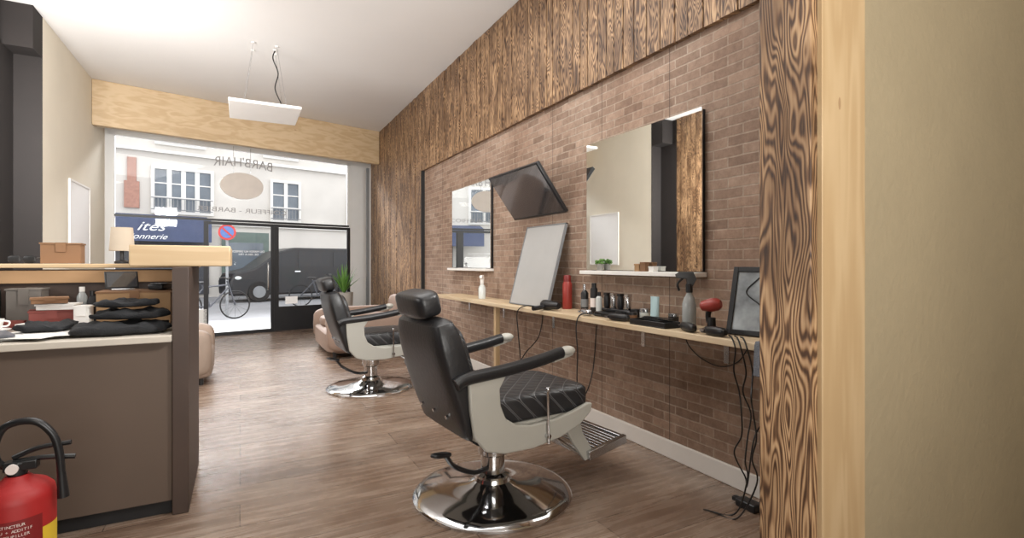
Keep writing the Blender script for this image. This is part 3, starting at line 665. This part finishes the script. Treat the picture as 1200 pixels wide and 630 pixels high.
# ------------------------------------------------------------ hanging ceiling panel
hp=emp('ceiling_panel',(.23,5.985,2.685),'white square panel suspended on thin wires','ceiling panel')
mk('panel',box_g(-.33,.33,-.345,.345,0,.03),PANELW,hp,bevel=.004)
for x in(-.2,.2):
    for y in(-.2,.2): mk('wire',cyl_g((x,y,.03),(x*.55,y*.55,ZC-2.685),.0022,n=6),STEEL,hp)
mk('cord',tube_g([(.12,.0,.03),(.16,.0,.12),(.1,0,.28),(.13,0,.45),(.08,0,.6),(.1,0,ZC-2.69)],.006),BLACK,hp)
for x,y in((-.11,-.11),(.11,-.11),(-.11,.11),(.11,.11),(.1,0)): mk('ceiling_rose',cyl_g((x,y,ZC-2.685-.012),(x,y,ZC-2.685-.001),.018,n=14),WHITE,hp)
po=emp('wall_poster',(XL+.001,7.4,1.08),'white framed poster on the cream wall','poster')
mk('frame',join(box_g(0,.02,-.41,-.39,0,.93),box_g(0,.02,.39,.41,0,.93),box_g(0,.02,-.39,.39,0,.02),box_g(0,.02,-.39,.39,.91,.93)),WHITE,po,smooth=False)
mk('poster_sheet',box_g(0.001,.012,-.39,.39,.02,.91),LETTERW,po,smooth=False)

# ------------------------------------------------------------ reception desk
rd=emp('reception_desk',(0,0,.001),'brown reception desk with cream worktop and pine ledge','reception desk')
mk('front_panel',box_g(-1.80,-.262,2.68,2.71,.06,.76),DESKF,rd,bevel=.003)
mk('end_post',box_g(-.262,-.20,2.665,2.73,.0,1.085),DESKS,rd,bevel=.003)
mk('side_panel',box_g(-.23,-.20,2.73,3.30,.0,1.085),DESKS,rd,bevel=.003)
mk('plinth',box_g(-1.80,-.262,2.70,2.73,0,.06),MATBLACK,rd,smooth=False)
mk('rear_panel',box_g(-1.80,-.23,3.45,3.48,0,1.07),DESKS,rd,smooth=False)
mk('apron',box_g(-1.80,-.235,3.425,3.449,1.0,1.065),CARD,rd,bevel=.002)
mk('worktop',box_g(-1.81,-.262,2.64,3.448,.76,.79),WORKTOP,rd,bevel=.004)
mk('ledge',box_g(-1.80,-.21,3.40,3.62,1.078,1.1),PINE_X,rd,bevel=.004)
mk('raised_top',join(box_g(-.44,-.04,2.82,3.37,1.087,1.185)),PINE_X,rd,bevel=.006)
WZ=.7915
random.seed(11)
def cape(loc,sx,sy,sz,rz):
    g=rbox_g(0,0,sz/2,sx,sy,sz,3.4,48,18)
    V=[(x+.008*math.sin(y*60+z*90),y+.008*math.sin(x*50),max(0,z+(.008*math.sin(x*38+rz*5)*math.sin(y*31)+.005*math.sin(x*90+y*70))*(z/sz))) for x,y,z in g[0]]
    o=mk('folded_cape',(V,g[1]),CLOTH,loc=loc,rot=(0,0,rz),label='crumpled folded black barber cape',category='cape'); o['group']='black capes piled on the worktop'
for a in [((-.46,2.82,WZ),.35,.25,.05,.1),((-.745,2.93,WZ+.018),.19,.20,.035,-.2),((-.43,2.85,WZ+.062),.28,.20,.04,-.15),((-.45,2.86,WZ+.115),.23,.17,.03,.3)]: cape(*a)
for i in range(12):
    mk('paper_sheet',box_g(-.105,.105,-.148,.148,0,.0012),PAPER,loc=(-1.03+.033*i-.02*(i%3),2.83+.03*(i%3),WZ+.0014*i),rot=(0,0,.37*i-.6),smooth=False,label='loose white paper sheet on the worktop',category='paper',group='loose papers on the worktop')
mz=emp('magazine',(-.92,2.80,WZ+.018),'glossy magazine lying on the papers','magazine',rot=(0,0,.4)); mk('cover',box_g(-.09,.09,-.12,.12,0,.008),M('magazine_cover',(96,98,106),.3,var=.6,scale=14),mz,smooth=False); mk('pages',box_g(-.088,.086,-.118,.118,.001,.007),PAPER,mz,smooth=False)
def cbox(loc,sx,sy,sz,rz,mat,lab,lid=True,name='cardboard_box',nm='box'):
    e=emp(name,loc,lab,nm,rot=(0,0,rz)); mk('box_body',box_g(-sx/2,sx/2,-sy/2,sy/2,0,sz),mat,e,bevel=.002)
    if lid: mk('lid',join(box_g(-sx/2-.004,sx/2+.004,-sy/2-.004,sy/2+.004,sz,sz+.008),box_g(-.02,.02,-sy/2-.0055,sy/2+.0055,sz*.6,sz+.0092)),CARDD if mat is CARD else mat,e,smooth=False)
REDB=M('red_box',(132,62,54),.6)
cbox((-.47,3.24,WZ),.30,.22,.165,.05,CARD,'brown cardboard box behind the capes')
cbox((-.83,3.52,1.102),.16,.14,.10,.08,CARDD,'small brown cardboard box on the ledge')
cbox((-.80,3.22,WZ),.16,.12,.08,.2,REDB,'small red carton behind the papers',name='product_carton',nm='carton')
cbox((-.77,3.20,WZ+.09),.14,.10,.02,-.1,WHITE,'flat white carton on a red carton',name='product_carton',nm='carton')
cbox((-.80,3.18,WZ+.122),.13,.11,.02,.25,CARDD,'flat brown carton on a white carton',name='product_carton',nm='carton')
cbox((-.665,3.14,WZ),.06,.06,.10,-.1,WHITE,'small white carton beside the papers',name='product_carton',nm='carton')
cbox((-.93,3.37,WZ),.13,.12,.18,0,M('grey_box',(110,104,98),.6),'grey storage box against the desk back',name='storage_box')
for i,(px_,py_,mt,rz_) in enumerate(((-.73,3.085,REDB,.3),(-.84,3.07,WHITE,-.2),(-.945,3.235,REDB,.1))):
    cbox((px_,py_,WZ),.075,.05,.03,rz_,mt,('small red packet' if mt is REDB else 'small white packet')+' among the papers on the desk',name='product_packet',nm='packet',lid=True)
ph=emp('card_terminal',(-.36,3.20,WZ+.177),'dark card payment terminal on the cardboard box','card terminal',rot=(0,0,-.3))
mk('terminal_body',box_g(-.035,.035,-.07,.07,0,.03),BLACK,ph,bevel=.008); mk('terminal_screen',box_g(-.026,.026,.02,.06,.03,.0315),SCREEN,ph,smooth=False); mk('keypad',join(*[box_g(-.025+.018*a,-.012+.018*a,-.06+.018*b,-.048+.018*b,.03,.033) for a in range(3) for b in range(4)]),GREY,ph,smooth=False)
cm=emp('coffee_machine',(-1.10,3.22,WZ),'black capsule coffee machine','coffee machine')
mk('machine_body',join(box_g(-.08,.08,-.06,.14,0,.2),),BLACK,cm,bevel=.02); mk('machine_head',rbox_g(0,-.02,.235,.15,.26,.1,3),BLACK,cm); mk('drip_tray',box_g(-.06,.06,-.16,-.06,0,.035),STEEL,cm,bevel=.004); mk('spout',cyl_g((0,-.11,.16),(0,-.11,.2),.018,n=14),STEEL,cm)
cu=emp('coffee_cup',(-.98,3.12,WZ),'white porcelain coffee cup on saucer','cup'); mk('cup_bowl',lathe_g([(.022,.01),(.03,.02),(.038,.06),(.034,.06),(.026,.022)],24),WHITE,cu); mk('saucer',lathe_g([(.03,0),(.06,.012),(.058,.014),(.03,.004)],28),WHITE,cu); mk('handle',tube_g([(.034,0,.052),(.055,0,.045),(.05,0,.028),(.03,0,.025)],.004),WHITE,cu)
bottle('bottle',(-.67,3.33,WZ),[(.02,0),(.022,.005),(.022,.12),(.01,.145)],MATBLACK,BLACK,[(.012,.145),(.012,.17)],'small black bottle by the cartons')
bottle('bottle',(-.72,3.37,WZ),[(.02,0),(.022,.005),(.022,.14),(.01,.165)],SMOKE,WHITE,[(.012,.165),(.012,.19)],'small clear bottle by the cartons')
tb2=emp('tablet_stand',(-.53,3.24,.966),'dark tablet propped on the box','tablet',rot=(0,0,.35))
TT=Matrix.Rotation(-.35,4,'X')
mk('tablet',xf(box_g(-.07,.07,-.005,.005,.008,.10),TT),BLACK,tb2,bevel=.003); mk('tablet_screen',xf(box_g(-.062,.062,-.0062,-.005,.016,.092),TT),SCREEN,tb2,smooth=False); mk('stand_foot',box_g(-.05,.05,-.02,.05,0,.008),STEEL,tb2,bevel=.002)
lp=emp('table_lamp',(-.58,3.53,1.102),'small table lamp with linen shade','lamp')
mk('lamp_base',lathe_g([(.035,0),(.035,.012),(.01,.02),(.008,.09)],24),BLACK,lp); mk('lamp_shade',lathe_g([(.058,.07),(.05,.20),(.048,.20),(.056,.072)],32),SHADE,lp)
sg=emp('sunglasses',(-.99,3.50,1.102),'black folded sunglasses on the pine ledge','sunglasses'); mk('lenses',join(rbox_g(-.03,0,.022,.05,.006,.038,3),rbox_g(.03,0,.022,.05,.006,.038,3),box_g(-.01,.01,-.002,.002,.024,.03)),BLACK,sg)
for s in(-1,1): mk('temple',tube_g([(s*.055,0,.03),(s*.055,.05,.03),(s*.055,.09,.012)],.003),BLACK,sg)

# ------------------------------------------------------------ fire extinguisher
fe=emp('fire_extinguisher',(-.61,2.12,.001),'red fire extinguisher with black hose beside the desk','fire extinguisher')
R=.092
mk('cylinder',lathe_g([(.08,0),(R,.012),(R,.375),(.088,.398),(.072,.416),(.04,.432),(.028,.445)],40),RED,fe)
mk('valve',join(cyl_g((0,0,.445),(0,0,.485),.024,n=16),box_g(-.03,.05,-.018,.018,.46,.488)),BLACK,fe,bevel=.003)
mk('handle',join(tube_g([(-.01,0,.485),(.06,0,.488),(.14,0,.478)],.008),tube_g([(-.01,0,.498),(.05,0,.52),(.13,0,.525)],.008)),BLACK,fe)
mk('hose',tube_g([(-.03,0,.475),(-.045,-.01,.50),(-.048,-.01,.55),(-.03,-.01,.595),(.01,-.015,.612),(.055,-.02,.604),(.09,-.02,.56),(.105,-.02,.50),(.11,-.02,.43)],.011,n=12),BLACK,fe)
mk('nozzle',cyl_g((.11,-.02,.44),(.115,-.02,.36),.011,.016,n=16),BLACK,fe)
mk('gauge',xf(cyl_g((0,0,0),(0,0,.015),.015,n=20),Matrix.Translation((-.005,-.015,.47))@Matrix.Rotation(math.pi/2,4,'X')),LABELW,fe)
n=16
mk('label_panel',([((R+.001)*math.cos(t),(R+.001)*math.sin(t),z) for z in(.12,.335) for t in [math.radians(-150+i*7.5) for i in range(n)]],[(i,i+1,n+i+1,n+i) for i in range(n-1)]),M('label_red_dark',(118,22,24),.5),fe)
mk('yellow_panel',([((R+.0012)*math.cos(t),(R+.0012)*math.sin(t),z) for z in(.12,.29) for t in [math.radians(-37+i*7) for i in range(7)]],[(i,i+1,8+i,7+i) for i in range(6)]),YEL,fe)
def curvetext(body,size,z,ang,r):
    for k,line in enumerate(body):
        n=len(line); tot=n*size*.62
        for i,chh in enumerate(line):
            if chh==' ': continue
            s=(i+.5)*size*.62-tot/2; a=math.radians(ang)+s/r
            yield chh,a,z-k*size*1.4
def label_on_cyl():
    gs=[]
    for ch_,a,z in curvetext(["EXTINCTEUR","A EAU + ADDITIF","1 DEGOUPILLER","2 PERCUTER","3 DIRIGER LE JET","SUR LA BASE","DES FLAMMES","NE PAS UTILISER"],.0108,.320,-84,R+.0015):
        cu=bpy.data.curves.new('t','FONT'); cu.body=ch_; cu.size=.0118; cu.align_x='CENTER'; cu.align_y='CENTER'
        t=bpy.data.objects.new('t',cu); COL.objects.link(t); dg=bpy.context.evaluated_depsgraph_get(); me=bpy.data.meshes.new_from_object(t.evaluated_get(dg)); bpy.data.objects.remove(t)
        m=Matrix.Translation(((R+.0018)*math.cos(a),(R+.0018)*math.sin(a),z))@Matrix.Rotation(a+math.pi/2,4,'Z')@Matrix.Rotation(math.pi/2,4,'X')
        gs.append(([tuple(m@v.co) for v in me.vertices],[tuple(p.vertices) for p in me.polygons])); bpy.data.meshes.remove(me)
    mk('label_text',join(*gs),LABELW,fe,smooth=False)
label_on_cyl()

# ------------------------------------------------------------ lights
w=bpy.data.worlds.new('World'); SC.world=w; w.use_nodes=True
bg=w.node_tree.nodes['Background']; bg.inputs[0].default_value=(.95,.97,1.0,1); bg.inputs[1].default_value=2.5
def area(name,loc,aim,sx,sy,pw,col=(1,1,1),spread=None):
    l=bpy.data.lights.new(name,'AREA'); l.shape='RECTANGLE'; l.size=sx; l.size_y=sy; l.energy=pw; l.color=col
    if spread: l.spread=math.radians(spread)
    o=bpy.data.objects.new(name,l); COL.objects.link(o); o.location=loc
    o.rotation_euler=Vector(aim).to_track_quat('-Z','Y').to_euler(); return o
area('daylight_area',(0,11.2,5.0),(.1,-.80,-.60),5,2.2,2400,(.97,.98,1))
area('ceiling_fill',(.3,3.2,3.34),(0,0,-1),2.2,3.0,72,(1,.98,.95))  # added mid-room fill from above, no fixture there
area('ceiling_fill',(.3,-.2,3.34),(0,0,-1),1.6,1.2,28,(1,.96,.9))  # added overhead fill for the near room and partition
area('bounce_fill',(.2,-1.2,1.1),(0,.68,.73),1.6,.8,85,(1,.98,.95))  # unseen fill behind the camera, added to brighten the ceiling
area('uplight_fill',(-1.7,3.2,1.5),(.75,.1,.60),2.6,.25,45,(1,.98,.95))  # out-of-view strip added to lift the ceiling and frieze, no real fitting
area('side_fill',(-1.55,4.65,2.2),(.5,.86,-.05),.6,.8,90,(1,.99,.97))  # added fill outside the view, brightens beam and far planks
area('side_fill',(1.85,1.15,2.4),(-.56,.82,-.05),.5,.5,60,(1,.99,.97),110)  # added fill hidden behind the partition, brightens the left wall

# ------------------------------------------------------------ camera
cam=bpy.data.cameras.new('Camera'); co=bpy.data.objects.new('Camera',cam); COL.objects.link(co)
co.location=(0,0,1.1); co.rotation_euler=(math.pi/2,0,math.radians(-28.1))
cam.sensor_width=36; cam.lens=36*597/1200; cam.shift_y=-.005; cam.clip_start=.02; cam.clip_end=200
SC.camera=co
